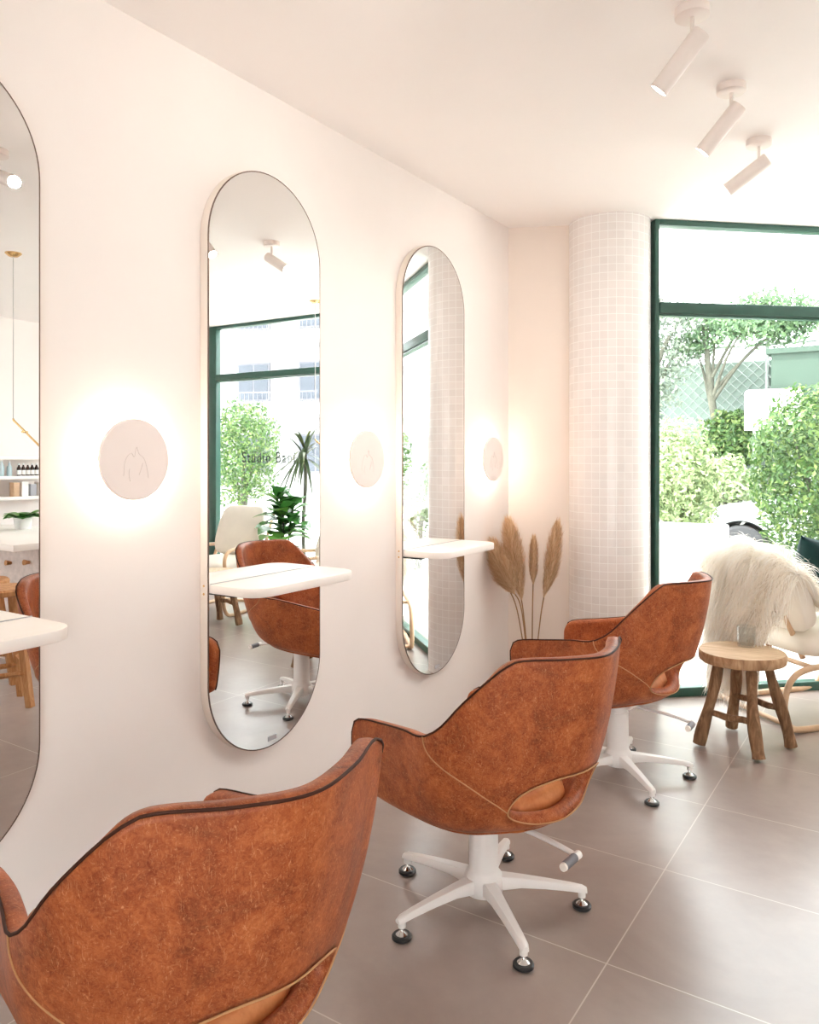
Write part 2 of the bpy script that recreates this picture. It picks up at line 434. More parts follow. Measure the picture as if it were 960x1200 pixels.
# ------------------------------------------------------------------ wall sconces
def sconce(Y, label, z=1.446):
    t = thing('wall_sconce', label, 'lamp', (0, Y, z), 0, 'round backlit wall sconces')
    rot = Matrix.Rotation(rad(90), 4, 'Y')
    obj('disc', MB().lathe([(0, .040), (.128, .040), (.131, .043), (.131, .052), (.128, .055), (0, .055)], 64, m=rot), M['disc'], t)
    obj('mount', MB().lathe([(.06, 0), (.06, .040)], 32, m=rot), M['white'], t)
    ring = [(.022, .100*math.cos(2*PI*k/48), .100*math.sin(2*PI*k/48)) for k in range(48)]
    obj('light_ring', MB().tube(ring, .008, 8, closed=True), M['led'], t)
    ln = MB()
    for path in ([(-.046, -.052), (-.042, -.01), (-.030, .012), (-.016, .020), (-.006, .008), (.002, .040), (.012, .018), (.030, .004), (.042, -.026), (.048, -.06)],
                 [(-.022, -.07), (-.026, -.046), (-.024, -.03)], [(.012, -.05), (.02, -.03), (.026, -.012)]):
        ln.tube(spline([(.0552, p[0], p[1]) for p in path], 4), .0011, 6)
    obj('relief_line', ln, M['line'], t)
    return t
sconce(1.588, 'round wall sconce with a warm halo, facing the camera left of the middle mirror')
sconce(2.840, 'round wall sconce with a warm halo between the two fully visible mirrors')
sconce(4.092, 'round wall sconce with a warm halo above the pampas grass')

# ------------------------------------------------------------------ ceiling spotlights
def spot(Y, label, tilt, X=1.545, turn=0, power=10):
    t = thing('ceiling_spotlight', label, 'lamp', (X, Y, CEIL), turn, 'white tube spotlights on the ceiling')
    obj('canopy', MB().lathe([(.0, -.030), (.050, -.030), (.054, -.027), (.054, 0)], 40), M['lamp'], t)
    obj('stem', MB().tube([(0, 0, -.028), (0, 0, -.115)], .007, 12), M['lamp'], t)
    # tube leans towards the mirrors
    m = Matrix.Translation((0, 0, -.115)) @ Matrix.Rotation(-tilt, 4, 'Y') @ Matrix.Translation((-.012, 0, .055))
    m = Matrix.Translation((0, 0, -.118)) @ Matrix.Rotation(tilt, 4, 'Y') @ Matrix.Translation((.0, 0, .045))
    obj('lamp_tube', MB().lathe([(0, 0), (.029, 0), (.031, -.003), (.031, -.205), (.028, -.205), (.027, -.195)], 32, m=m), M['lamp'], t)
    obj('lens', MB().lathe([(.0275, -.199), (.02, -.2015), (0, -.202)], 32, m=m), M['lens'], t)
    p = m @ Vector((0, 0, -.215)); q = m @ Vector((0, 0, -1))
    l = bpy.data.lights.new('spot_beam', 'SPOT'); l.energy = power; l.color = (1, .93, .85); l.spot_size = rad(95); l.spot_blend = .9; l.shadow_soft_size = .025
    lo = link(bpy.data.objects.new('spot_beam', l), t); lo.location = p
    lo.rotation_euler = (q-p).to_track_quat('-Z', 'Y').to_euler()
    return t
spot(2.577, 'white ceiling spotlight nearest the camera, lens glowing', rad(42))
spot(3.193, 'white ceiling spotlight, middle of the three along the ceiling', rad(42))
spot(3.809, 'white ceiling spotlight nearest the window, tilted flattest', rad(58))
spot(1.96, 'white ceiling spotlight glowing in the leftmost mirror', rad(68))

# ------------------------------------------------------------------ salon chairs
TOP = [(0, (-.450, 0, .903)), (.13, (-.408, .122, .904)), (.24, (-.337, .226, .902)), (.285, (-.318, .262, .886)), (.33, (-.288, .290, .853)), (.43, (-.213, .325, .773)), (.52, (-.137, .339, .692)),
       (.58, (-.064, .340, .650)), (.68, (.044, .318, .635)), (.82, (.185, .292, .611)), (.93, (.318, .280, .589)), (.975, (.358, .279, .568)), (1, (.372, .277, .530))]
BOT = [(0, (-.275, 0, .364)), (.13, (-.258, .085, .364)), (.24, (-.220, .148, .361)), (.33, (-.180, .186, .355)), (.43, (-.135, .214, .347)), (.52, (-.085, .232, .340)),
       (.58, (-.045, .240, .336)), (.68, (.04, .248, .330)), (.82, (.175, .250, .326)), (.93, (.30, .250, .325)), (1, (.362, .248, .328))]
TOP.insert(0, (-.13, (-.408, -.122, .904))); BOT.insert(0, (-.13, (-.258, -.085, .364)))       # mirrored key keeps the back smooth
def shell_pt(tau, v, off=0.):
    a = abs(tau); sg = 1 if tau >= 0 else -1
    T = interp(TOP, a); B = interp(BOT, a)
    q = v**.72
    z = B.z + (T.z-B.z)*v
    xy = B.xy + (T.xy-B.xy)*q
    w_ = min(1, a/.45); o = Vector((-1+w_*.85, w_)).normalized()
    xy = xy + o*(.018*4*v*(1-v)*(1 if a < .7 else 1-(a-.7)*1.6) + off)
    # roll the lower edge under
    k = max(0, 1-v/.10); xy = xy*(1-.10*k*k)
    return Vector((xy.x, sg*xy.y, z))
HW = .25; VC = .165
def hole_v(a):
    e_ = max(0, 1-(a/HW)**2)**.5; e2 = max(0, 1-(a/HW)**2.6)**.6
    return VC-.105*e_, VC+.195*e2
def chair_meshes():
    parts = {}
    half = sorted(set([round(HW*k/12, 5) for k in range(13)] + [round(HW+(1-HW)*k/26, 5) for k in range(27)]))
    ts = [-x for x in half[::-1]] + half[1:]
    lo_n, hi_n = 3, 13
    rows = []
    for i in range(lo_n+1):
        rows.append([shell_pt(t, hole_v(abs(t))[0]*(i/lo_n) if abs(t) < HW else VC*i/lo_n) for t in ts])
    up = []
    for i in range(hi_n+1):
        up.append([shell_pt(t, (hole_v(abs(t))[1] if abs(t) < HW else VC) + (1-(hole_v(abs(t))[1] if abs(t) < HW else VC))*i/hi_n) for t in ts])
    mb = MB().grid([r[::-1] for r in rows]).grid([r[::-1] for r in up])
    me = mb.mesh('shell', 180, weld=.0004)
    bm = bmesh.new(); bm.from_mesh(me)
    for f in bm.faces:
        pass
    # outward normals: test one face on the back
    f = max(bm.faces, key=lambda f: -f.calc_center_median().x)
    if f.normal.x > 0: bmesh.ops.reverse_faces(bm, faces=bm.faces[:])
    bm.to_mesh(me); bm.free()
    o = obj('shell', me, M['leather'])
    s = o.modifiers.new('thick', 'SOLIDIFY'); s.thickness = .040; s.offset = -1; s.use_even_offset = False; s.edge_crease_outer = .55; s.edge_crease_inner = .2
    b = o.modifiers.new('round', 'SUBSURF'); b.levels = 1; b.render_levels = 1
    bake(o); parts['shell'] = o
    # seat base pan under the shell
    rings = []
    for sc, dz in ((.97, .02), (1.0, .004), (.985, -.006), (.93, -.012), (.75, -.016), (.4, -.018), (.02, -.018)):
        ring = []
        for t in ts:
            p = shell_pt(t, .0); c = Vector((.03, 0))
            q = c + (p.xy-c)*sc; ring.append((q.x, q.y, p.z+dz))
        rings.append(ring)
    parts['seat_pan'] = obj('seat_pan', MB().grid(rings, True), M['leather'], smooth=60)
    # cushion
    def cush(x0, x1, hw0, hw1, z0, z1, name, crown=.02):
        rows = []; N = 44
        for (s_, z) in ((.90, z0), (.985, z0+.012), (1.0, z0+.035), (1.0, z1-.035), (.975, z1-.012), (.92, z1-.002), (.70, z1+crown*.5), (.40, z1+crown*.85), (.02, z1+crown)):
            row = []
            for k in range(N):
                a = 2*PI*k/N; ca, sa = math.cos(a), math.sin(a); pw = .42
                x = math.copysign(abs(ca)**pw, ca); y = math.copysign(abs(sa)**pw, sa)
                u = (x+1)/2; hw = hw0+(hw1-hw0)*u
                row.append(((x0+x1)/2+(x1-x0)/2*x*s_, hw*y*s_, z))
            rows.append(row)
        return obj(name, MB().grid(rows, True), M['leather_in'], smooth=70)
    parts['seat_cushion'] = cush(-.235, .385, .150, .222, .345, .455, 'seat_cushion')
    # piping round the top edge, down the arm fronts, and round the opening
    pt = [shell_pt(1, v) for v in [i/10 for i in range(0, 10)]]
    path = [shell_pt(1, .08+.92*i/10, -.001) for i in range(10)] + [shell_pt(t, 1, -.001)-Vector((0, 0, .001)) for t in ts[::-1]] + [shell_pt(-1, .08+.92*i/10, -.001) for i in range(9, -1, -1)]
    parts['piping'] = obj('piping', MB().tube(path, .0030, 8), M['pipe'], smooth=180)
    hp = [shell_pt(HW*math.sin(rad(a)), hole_v(abs(HW*math.sin(rad(a))))[1], .002) for a in range(-90, 91, 6)]
    hq = [shell_pt(HW*math.sin(rad(a)), hole_v(abs(HW*math.sin(rad(a))))[0], .002) for a in range(84, -85, -6)]
    parts['opening_piping'] = obj('opening_piping', MB().tube(hp+hq, .0022, 6, closed=True), M['thread'], smooth=180)
    for sg in (-1, 1):
        pts = []
        for i in range(25):
            k = i/24; tau = .575+(HW-.575)*k**1.55; v = 1+(VC-1)*k**.86
            pts.append(shell_pt(sg*tau, v, .0005))
        parts['seam%d' % sg] = obj('seam', MB().tube(pts, .0019, 6), M['thread'], smooth=180)
    return parts
def make_chair(label):
    t = thing('salon_chair', label, 'chair', group='caramel leather salon chairs')
    P = chair_meshes()
    for k, o in P.items(): o.parent = t
    obj('column', MB().lathe([(.060, .050), (.064, .056), (.064, .092), (.058, .108), (.050, .118), (.048, .128), (.046, .29), (.042, .292), (.042, .343)], 40), M['white'], t)
    obj('swivel_plate', MB().box((-.09, -.08, .300), (.11, .08, .316), bev=.006), M['white'], t)
    return t
def add_base(t, a0):
    """five legs with glides on chair t"""
    for k in range(5):
        a = a0 + k*rad(72); m = Matrix.Rotation(a, 4, 'Z')
        prof = [(.02, .105, .046, .026), (.06, .104, .044, .025), (.12, .099, .032, .021), (.20, .090, .026, .018), (.28, .079, .022, .0155), (.318, .072, .020, .0145), (.332, .066, .016, .010)]
        rows = []
        for x, zt, hh, hw in prof:
            ring = [(x, -hw, zt-hh*.9), (x, -hw, zt-.008), (x, -hw+.006, zt-.001), (x, hw-.006, zt-.001), (x, hw, zt-.008), (x, hw, zt-hh*.9), (x, hw-.005, zt-hh), (x, -hw+.005, zt-hh)]
            rows.append([tuple(m @ Vector(p)) for p in ring])
        mb = MB().grid(rows, True); L = len(mb.v); mb.f.append(tuple(range(L-8, L))); mb.f.append(tuple(range(8))[::-1])
        mb.lathe([(.012, .036), (.012, .058)], 16, o=tuple(m @ Vector((.316, 0, 0))))
        lg = obj('leg', mb, M['white'], t, smooth=45)
        c = m @ Vector((.316, 0, 0))
        g = obj('glide', MB().lathe([(.026, 0), (.0305, .004), (.0305, .011), (.026, .0152), (0, .0152)], 24, o=c), M['black'], lg)
        obj('glide_cap', MB().lathe([(.019, .0148), (.014, .019), (.0085, .024), (.006, .027), (.006, .040)], 24, o=c), M['chrome'], lg)
def add_lever(t, ang):
    m = Matrix.Rotation(ang, 4, 'Z')
    pts = [m @ Vector(p) for p in spline([(.0, 0, .298), (-.12, 0, .296), (-.24, .0, .288), (-.335, .0, .272)], 6)]
    lv = obj('pump_lever', MB().tube(pts, [.010]*len(pts), 12, sq=[(1.1, .7)]*len(pts)), M['white'], t)
    a = m @ Vector((-.335, -.012, .272)); b = m @ Vector((-.335, .012, .272)); c = m @ Vector((-.335, .075, .270)); d = m @ Vector((-.335, .083, .270))
    obj('lever_knuckle', MB().tube([a, b], .0125, 14), M['white'], lv)
    gp = MB(); k = 12
    pts = [b.lerp(c, i/k) for i in range(k+1)]
    gp.tube(pts, [.0135 if i % 2 else .0122 for i in range(k+1)], 16)
    obj('lever_grip', gp, M['grip'], lv)
    obj('grip_end', MB().tube([c, d], [.0125, .0115], 16), M['cream'], lv)
def finish_chair(t, X, Y, yaw, base_world, lift=0, slide=0):
    t.location = (X, Y, 0); t.rotation_euler = (0, 0, PI + yaw)     # local +x is the front, facing the mirrors
    add_base(t, base_world - (PI+yaw))
    add_lever(t, -yaw*.6)
    for o in t.children:                                            # this seat is pumped up higher
        if not o.name.startswith(('column', 'leg')): o.location.z += lift
        if not o.name.startswith(('column', 'leg', 'swivel', 'pump')): o.location.x += slide
proto = make_chair('caramel leather salon chair in front, its back cropped by the photo edge')
import itertools
c2 = dup(proto, (0, 0, 0), 0, 'caramel leather salon chair in the middle, facing the middle mirror')
c3 = dup(proto, (0, 0, 0), 0, 'caramel leather salon chair nearest the window and log stool')
finish_chair(proto, .912, 1.045, -.227, rad(10), .014)
finish_chair(c2, .975, 2.225, -.30, rad(31), 0, -.025)
finish_chair(c3, 1.000, 3.49, -.083, rad(26), .028, .035)

# ------------------------------------------------------------------ log stool and tumbler
def log_stool(label, loc, rz, h=.473, rt=.215):
    t = thing('log_stool', label, 'stool', loc, rz, 'log-legged side stools')
    rim = MB(); top = MB(); N = 64
    def rr_(k): a = 2*PI*k/N; return rt*(1+.018*math.sin(2*a+.6)+.012*math.sin(3*a+2))
    def ring(z, s): return [(rr_(k)*s*math.cos(2*PI*k/N), rr_(k)*s*math.sin(2*PI*k/N), z) for k in range(N)]
    rim.grid([ring(h-.052, .02), ring(h-.052, .96), ring(h-.046, .99), ring(h-.03, 1.0), ring(h-.006, .995), ring(h, .975)], True)
    top.grid([ring(h, .975), ring(h+.0006, .5), ring(h+.0006, .01)], True)
    obj('seat_rim', rim, M['teakrim'], t); obj('seat', top, M['teaktop'], t)
    legs = []
    for i, (a, r1) in enumerate(((210, .225), (286, .235), (2, .225), (100, .21))):
        ca, sa = math.cos(rad(a)), math.sin(rad(a)); top_r = .125
        p0 = Vector((top_r*ca, top_r*sa, h-.05)); p1 = Vector((r1*ca, r1*sa, .012)); legs.append((p0, p1))
        pts = []; rs = []
        for k in range(15):
            u = k/14; p = p0.lerp(p1, u)
            p += Vector((math.sin(u*5+i*2)*.006, math.cos(u*4+i)*.006, 0)); pts.append(p)
            rs.append((.017 if k == 0 else .025+.003*math.sin(u*9+i*1.7)+.006*u) if k < 14 else .031)
        lg = MB().tube(pts, rs, 14)
        obj('leg', lg, M['log'], t, smooth=50)
    for i, j, u in ((0, 1, .62), (2, 3, .55)):
        a = legs[i][0].lerp(legs[i][1], u); b = legs[j][0].lerp(legs[j][1], u)
        pts = [a.lerp(b, k/8)+Vector((0, 0, .004*math.sin(k*1.3+i))) for k in range(9)]
        obj('rung', MB().tube(pts, [.010, .015, .0165, .017, .016, .0165, .0165, .015, .010], 12), M['log'], t)
    return t
stool = log_stool('round wooden log stool beside the sheepskin chair, tumbler on top', (1.40, 4.21, 0), rad(12), rt=.207)
tb = thing('water_tumbler', 'clear glass tumbler half full of water on the log stool', 'glass', (1.405, 4.31, .474))
obj('glass_wall', MB().lathe([(0, .0), (.040, .0), (.043, .003), (.046, .105), (.0445, .106), (.043, .104), (.0395, .012), (0, .010)], 40), M['tumbler'], tb)
obj('water', MB().lathe([(0, .0105), (.0388, .0125), (.0408, .055), (0, .055)], 40), M['water'], tb)

# ------------------------------------------------------------------ bentwood armchairs
def rounded_slab(x0, x1, y0, y1, z0, z1, m=None, pw=.35, crown=.02):
    N = 48; rows = []
    cx, cy, cz = (x0+x1)/2, (y0+y1)/2, (z0+z1)/2; hx, hy, hz = (x1-x0)/2, (y1-y0)/2, (z1-z0)/2
    for j in range(17):
        b = -PI/2+PI*j/16; cb, sb = math.cos(b), math.sin(b)
        sc = abs(cb)**.3; zz = math.copysign(abs(sb)**.7, sb)
        row = []
        for k in range(N):
            a = 2*PI*k/N; ca, sa = math.cos(a), math.sin(a)
            x = math.copysign(abs(ca)**pw, ca)*sc; y = math.copysign(abs(sa)**pw, sa)*sc
            p = Vector((cx+hx*x, cy+hy*y, cz+hz*zz+crown*zz*(1-x*x)*(1-y*y)))
            row.append(tuple(m @ p) if m else tuple(p))
        rows.append(row)
    return MB().grid(rows, True)
BACK = Matrix.Translation((-.19, 0, .40)) @ Matrix.Rotation(rad(-24), 4, 'Y')
def armchair(label, loc, rz, arms=True):
    t = thing('bentwood_armchair', label, 'armchair', loc, rz, 'cream bentwood armchairs by the windows')
    for sg in (-1, 1):
        y = .30*sg
        lp = spline([(-.33, y, .018), (.0, y, .018), (.30, y, .018), (.40, y, .06), (.43, y, .18), (.41, y, .31), (.32, y, .35), (0, y, .34), (-.24, y, .335), (-.36, y, .29), (-.41, y, .18), (-.40, y, .06)], 5, True)
        sf = obj('side_frame', MB().tube(lp, .017, 12, closed=True), M['tan'], t, smooth=180)
        if arms: ar = spline([(.34, y, .35), (.41, y, .46), (.40, y, .56), (.30, y, .61), (0, y, .60), (-.20, y, .59), (-.315, y, .585)], 6)
        if arms: obj('arm', MB().tube(ar, .017, 12), M['tan'], sf, smooth=180)
        q = .93 if arms else .42
        bp = spline([(-.13, y*q, .34), (-.24, y*q, .56), (-.36, y*q, .80), (-.42, y*q, .90)], 6)
        obj('back_post', MB().tube(bp, .016, 12), M['tan'], t, smooth=180)
    for x, z in ((.33, .352), (-.22, .335), (-.415, .895), (-.33, .018)):
        w = .30 if z < .8 else .27
        obj('cross_rail', MB().tube([(x, -w, z), (x, w, z)], .014, 12), M['tan'], t, smooth=60)
    obj('seat_cushion', rounded_slab(-.22, .43, -.275, .275, .362, .50), M['canvas'], t, smooth=180)
    obj('back_cushion', rounded_slab(.015, .135, -.265, .265, .08, .585, BACK, crown=.0), M['canvas'], t, smooth=180)
    return t
F_BEAR = 40
arm_rz = rad(90-F_BEAR)
def arm_pt(p, base=(1.64, 4.99)):
    return Matrix.Translation((base[0], base[1], 0)) @ Matrix.Rotation(arm_rz, 4, 'Z') @ Vector(p)
AB = (1.60, 4.975)
armchair('cream bentwood armchair under the sheepskin by the large window', (*AB, 0), arm_rz, False)
armchair('cream bentwood armchair seen only in the middle mirror, left of the fig', (3.52, 5.25, 0), rad(-100))
armchair('bentwood armchair at the right edge of the middle mirror', (2.40, 5.28, 0), rad(-75))
log_stool('small log stool seen in the middle mirror under its ledge', (3.02, 4.66, 0), rad(50))

# dark green velvet pillow standing on the seat
def pillow():
    N = 28; w = .235; rows = {}
    mb = MB()
    for side in (-1, 1):
        g = []
        for i in range(N+1):
            row = []
            for j in range(N+1):
                u, v = -1+2*i/N, -1+2*j/N
                pin = 1-.10*(1-u*u)*abs(v)**3; pin2 = 1-.10*(1-v*v)*abs(u)**3
                th = .085*((1-u**4)*(1-v**4))**.55 + .004*math.sin(9*u+4*v)*(1-u*u)*(1-v*v)
                row.append((u*w*pin2, side*th, v*w*pin))
            g.append(row if side > 0 else row[::-1])
        mb.grid(g)
    return mb
pw_ = obj('velvet_pillow', pillow(), M['velvet'], smooth=180, weld=.0005)
tag(pw_, 'dark green velvet pillow standing in the sheepskin armchair', 'pillow')
pl = Matrix.Translation((*AB, 0)) @ Matrix.Rotation(arm_rz, 4, 'Z') @ Matrix.Translation((.19, .04, .75)) @ Matrix.Rotation(rad(8), 4, 'X') @ Matrix.Rotation(rad(6), 4, 'Y')
pw_.matrix_world = pl

# ------------------------------------------------------------------ sheepskin draped over the chair back
def sheepskin():
    t = thing('sheepskin', 'long-haired cream sheepskin draped over the armchair back', 'sheepskin', (*AB, 0), arm_rz)
    # drape profile over the back top: from the front of the cushion, over the top, down behind
    prof = spline([(-.10, 0, .64), (-.22, 0, .80), (-.33, 0, .925), (-.43, 0, .945), (-.51, 0, .89), (-.545, 0, .76), (-.565, 0, .62), (-.56, 0, .42), (-.55, 0, .26)], 5)
    n = len(prof); rows = []
    def wid(k): return .285*(.80+.28*math.sin(PI*min(1, k/n*1.15)))*(1-.35*max(0, k/n-.72)/.28)
    def pt(k, y):
        p = prof[k]; w = wid(k)
        side = abs(y)**3
        yy = y*w-.045
        fx = p.x + (.05*side if p.x < -.45 else 0) + max(0, -.27-yy)*.7
        return Vector((fx, yy, p.z - .10*side*(1 if p.z > .7 else .4) + .012*math.sin(7*y+k*.5)))
    for k in range(n): rows.append([pt(k, -1+2*j/20) for j in range(21)])
    hide = MB().grid(rows); o = obj('hide', hide, M['canvas'], t, smooth=180)
    sm = o.modifiers.new('thick', 'SOLIDIFY'); sm.thickness = .012; sm.offset = 0; bake(o)
    wool = MB(); r = random.Random(3)
    cl = [(r.random(), r.uniform(-1, 1), r.uniform(-.6, .6), r.uniform(-.3, .5)) for _ in range(110)]
    for i in range(9000):
        kf = r.random()*(n-1.01); k = int(kf); y = r.uniform(-1.02, 1.02)
        p = pt(k, y).lerp(pt(k+1, y), kf-k)
        tx = (pt(k+1, y)-pt(k, y)).normalized(); ty = Vector((0, 1, 0)); nn = ty.cross(tx).normalized()
        if nn.x > 0 and p.x < -.5: nn = -nn
        if p.z > .9 and nn.z < 0: nn = -nn
        if p.x > -.3 and nn.x < 0: nn = -nn
        c = min(cl, key=lambda q: (q[0]-kf/n)**2*4+(q[1]-y)**2)
        L = r.uniform(.12, .22)
        side = Vector((0, 1 if y > 0 else -1, 0))*max(0, abs(y)-.35)*.9
        d = (nn*.42 + tx*(.75 if p.x < -.36 else -.5) + side*.35 + Vector((0, c[2]*.8, 0)) + Vector((r.uniform(-.3, .3), r.uniform(-.3, .3), r.uniform(-.2, .25)))).normalized()
        w = r.uniform(.0016, .0034); pts = []; q = p.copy(); v = d.copy()
        cp = pt(min(n-1, int(c[0]*(n-1))), c[1])-p; cp = cp*min(1, .09/max(cp.length, 1e-4))
        for s_ in range(6):
            pts.append(q.copy()); q = q + v*L/5 + cp*.16*(s_/4)
            v = (v + Vector((0, c[2]*.15, -.38-.1*c[3]))).normalized()
            if q.z < .02: q.z = .02
        wd = (pts[1]-pts[0]).cross(Vector((r.uniform(-1, 1), r.uniform(-1, 1), r.uniform(-1, 1))))
        if wd.length < 1e-6: continue
        wd.normalize(); ln = []
        vs = []
        for s_, q in enumerate(pts):
            ww = w*(1-.85*s_/5); vs += [q-wd*ww, q+wd*ww]
        wool.add(vs, [(2*s_, 2*s_+1, 2*s_+3, 2*s_+2) for s_ in range(5)])
    obj('wool', wool, M['fur'], t, smooth=180)
    return t
sheepskin()

# ------------------------------------------------------------------ pampas grass in a floor vase
vx, vy = .24, 4.215
vase = thing('floor_vase', 'pale floor vase in the corner holding the pampas stems', 'vase', (vx, vy, 0))
obj('vessel', MB().lathe([(.075, 0), (.085, .008), (.105, .09), (.10, .19), (.065, .28), (.045, .32), (.05, .34), (.043, .34), (.038, .32), (.055, .28), (.09, .19), (.09, .03), (0, .02)], 40), M['pot'], vase)
VR = Vector((math.cos(rad(33.43)), math.sin(rad(33.43)), 0)); VF = Vector((-VR.y, VR.x, 0))
def pampas(label, tip, start, length, rmax, seed, cnt=1500, lean=0):
    """tip = (sideways, depth, z) from the vase axis"""
    t = thing('pampas_stem', label, 'dried grass', (vx, vy, 0), 0, 'dried pampas stems in the corner vase')
    r = random.Random(seed)
    def W(a, b, z): return VR*a + VF*b + Vector((0, 0, z))
    base = W(tip[0]*.06, tip[1]*.06, .10); mid = W(tip[0]*.40+.0, tip[1]*.4, .55); tp = W(*tip)
    path = spline([base, mid, W(tip[0]*.75, tip[1]*.75, .55+(tip[2]-.55)*.5), tp], 12); m = len(path)
    obj('stem', MB().tube(path[:int(m*.93)], .0036, 6), M['stem'], t)
    # cumulative length from the tip
    pl_ = MB()
    for i in range(cnt):
        u = 1-r.random()**.9*start; f = u*(m-1); k = min(int(f), m-2); p = path[k].lerp(path[k+1], f-k)
        ax = (path[k+1]-path[k]).normalized(); w = (1-u)/start
        rad_ = rmax*(math.sin(PI*min(1, w*.92+.04))**.7)
        a = r.uniform(0, 2*PI); o1 = ax.orthogonal().normalized(); o2 = ax.cross(o1)
        out = o1*math.cos(a)+o2*math.sin(a)
        L = length*r.uniform(.6, 1.2)
        q0 = p; q1 = p + ax*L*.5 + out*rad_*r.uniform(.3, .9); q2 = p + ax*L*.9 + out*rad_*r.uniform(.5, 1.15) + Vector((0, 0, -.012))
        wd = out.cross(ax).normalized()*r.uniform(.0010, .0022)
        pl_.add([q0-wd*.5, q0+wd*.5, q1+wd, q1-wd, q2], [(0, 1, 2, 3), (3, 2, 4)])
    obj('plume', pl_, M['plume'], t, smooth=180)
    return t
pampas('tallest pampas plume, upright in the middle of the vase', (-.125, .02, 1.01), .62, .13, .085, 1, 3600)
pampas('pampas plume leaning furthest towards the mirror', (-.215, .0, .90), .52, .11, .075, 2, 3000)
pampas('pampas plume leaning towards the tiled column', (.145, .0, 1.0), .60, .12, .060, 3, 2400)
pampas('short thin pampas plume beside the one leaning to the column', (.02, .05, .92), .45, .10, .038, 4, 1300)
pampas('drooping lower pampas plume in front of the tallest', (-.155, -.05, .80), .45, .11, .070, 5, 2200)

# ------------------------------------------------------------------ foliage helpers
def leaf_quad(mb, p, n, d, s, w=.45):
    n = n.normalized(); d = (d - n*d.dot(n))
    if d.length < 1e-5: d = n.orthogonal()
    d.normalize(); e_ = n.cross(d)
    mb.add([p-d*s*.5, p+e_*s*w*.5+n*s*.06, p+d*s*.5, p-e_*s*w*.5+n*s*.06], [(0, 1, 2), (0, 2, 3)])
def rdir(r):
    while True:
        v = Vector((r.uniform(-1, 1), r.uniform(-1, 1), r.uniform(-1, 1)))
        if .05 < v.length < 1: return v.normalized()
def blob_leaves(c, rx, ry, rz, n, s, r, lump=.25, shell=.5, mb=None):
    mb = mb or MB(); c = Vector(c); sd = Vector((r.uniform(0, 50),)*3)
    for i in range(n):
        d = rdir(r); k = 1+lump*noise.noise(d*2.3+sd)*1.6
        rr = k*(1-shell*r.random()**2)
        p = c+Vector((d.x*rx, d.y*ry, d.z*rz))*rr
        leaf_quad(mb, p, d+rdir(r)*.9, rdir(r)+Vector((0, 0, .3)), s*r.uniform(.6, 1.3))
    return mb
def bush(label, loc, rx, ry, rz, zc, n, s, mat, seed, name='garden_shrub', group='shrubs outside the window'):
    t = thing(name, label, 'shrub', (loc[0], loc[1], -.02), 0, group); r = random.Random(seed)
    obj('foliage', blob_leaves((0, 0, zc), rx, ry, rz, n, s, r), mat, t, smooth=0)
    st = MB()
    for i in range(7):
        a = r.uniform(0, 2*PI); e_ = Vector((math.cos(a)*rx*.6, math.sin(a)*ry*.6, zc+rz*r.uniform(-.3, .5)))
        st.tube(spline([(0.06*math.cos(a), .06*math.sin(a), 0), (e_.x*.3, e_.y*.3, zc*.6), e_], 5), [.035*(1-.8*k/10) for k in range(11)], 8)
    obj('stem', st, M['bark'], t)
    return t

# ------------------------------------------------------------------ outside
tag(obj('pavement', MB().box((-40, 9.9, -.30), (45, 12.15, -.03)).box((-40, 12.15, -.30), (45, 60, -.16)).box((-40, 6.0, -.30), (-6, 9.9, -.03)).box((12, 4.0, -.30), (45, 9.9, -.03)).box((-40, -30, -.30), (45, -2.8, -.16)), M['terrace']), kind='structure')
terr = MB().box((-6, 6.3, -.16), (12, 9.9, -.02)).box((2.2, 6.13, -.16), (12, 6.3, -.02)).prism([(.70, 4.9), (2.14, 6.14), (2.2, 6.3), (-6, 6.3), (-6, 4.9)], -.16, -.02, 'z')
tag(obj('path', terr, M['terrace']), kind='structure')
lw = MB().box((-4.2, 6.55, -.02), (.84, 6.80, .90), bev=.012)
tag(obj('garden_wall', lw, M['render']), 'low white rendered garden wall just outside the large window', 'wall')
bush('big round glossy green shrub outside the right of the window', (1.42, 8.6), .74, .75, .90, 1.32, 14000, .066, M['leaf_hedge'], 11)
bush('pale sunlit shrub behind the low white wall by the column', (.08, 8.0), .42, .45, .62, 1.20, 9000, .060, M['leaf_pale'], 12)
bush('lighter leafy shrub just behind the parked car bonnet', (-.22, 12.0), .42, .30, .36, 1.15, 2400, .08, M['leaf_pale'], 13)
bush('green shrub seen in the mirror beside the tiled column', (3.5, 8.6), .8, .7, .9, 1.25, 5200, .085, M['leaf_hedge'], 14)
bush('round shrub seen in the middle mirror left of the lettering', (7.05, 8.9), .62, .6, .85, 1.55, 6500, .07, M['leaf_hedge'], 15)
bush('dark shrub below the chain-link fence, beyond the car', (-.26, 12.78), .48, .28, .45, 1.75, 3000, .11, M['leaf_hedge'], 16)

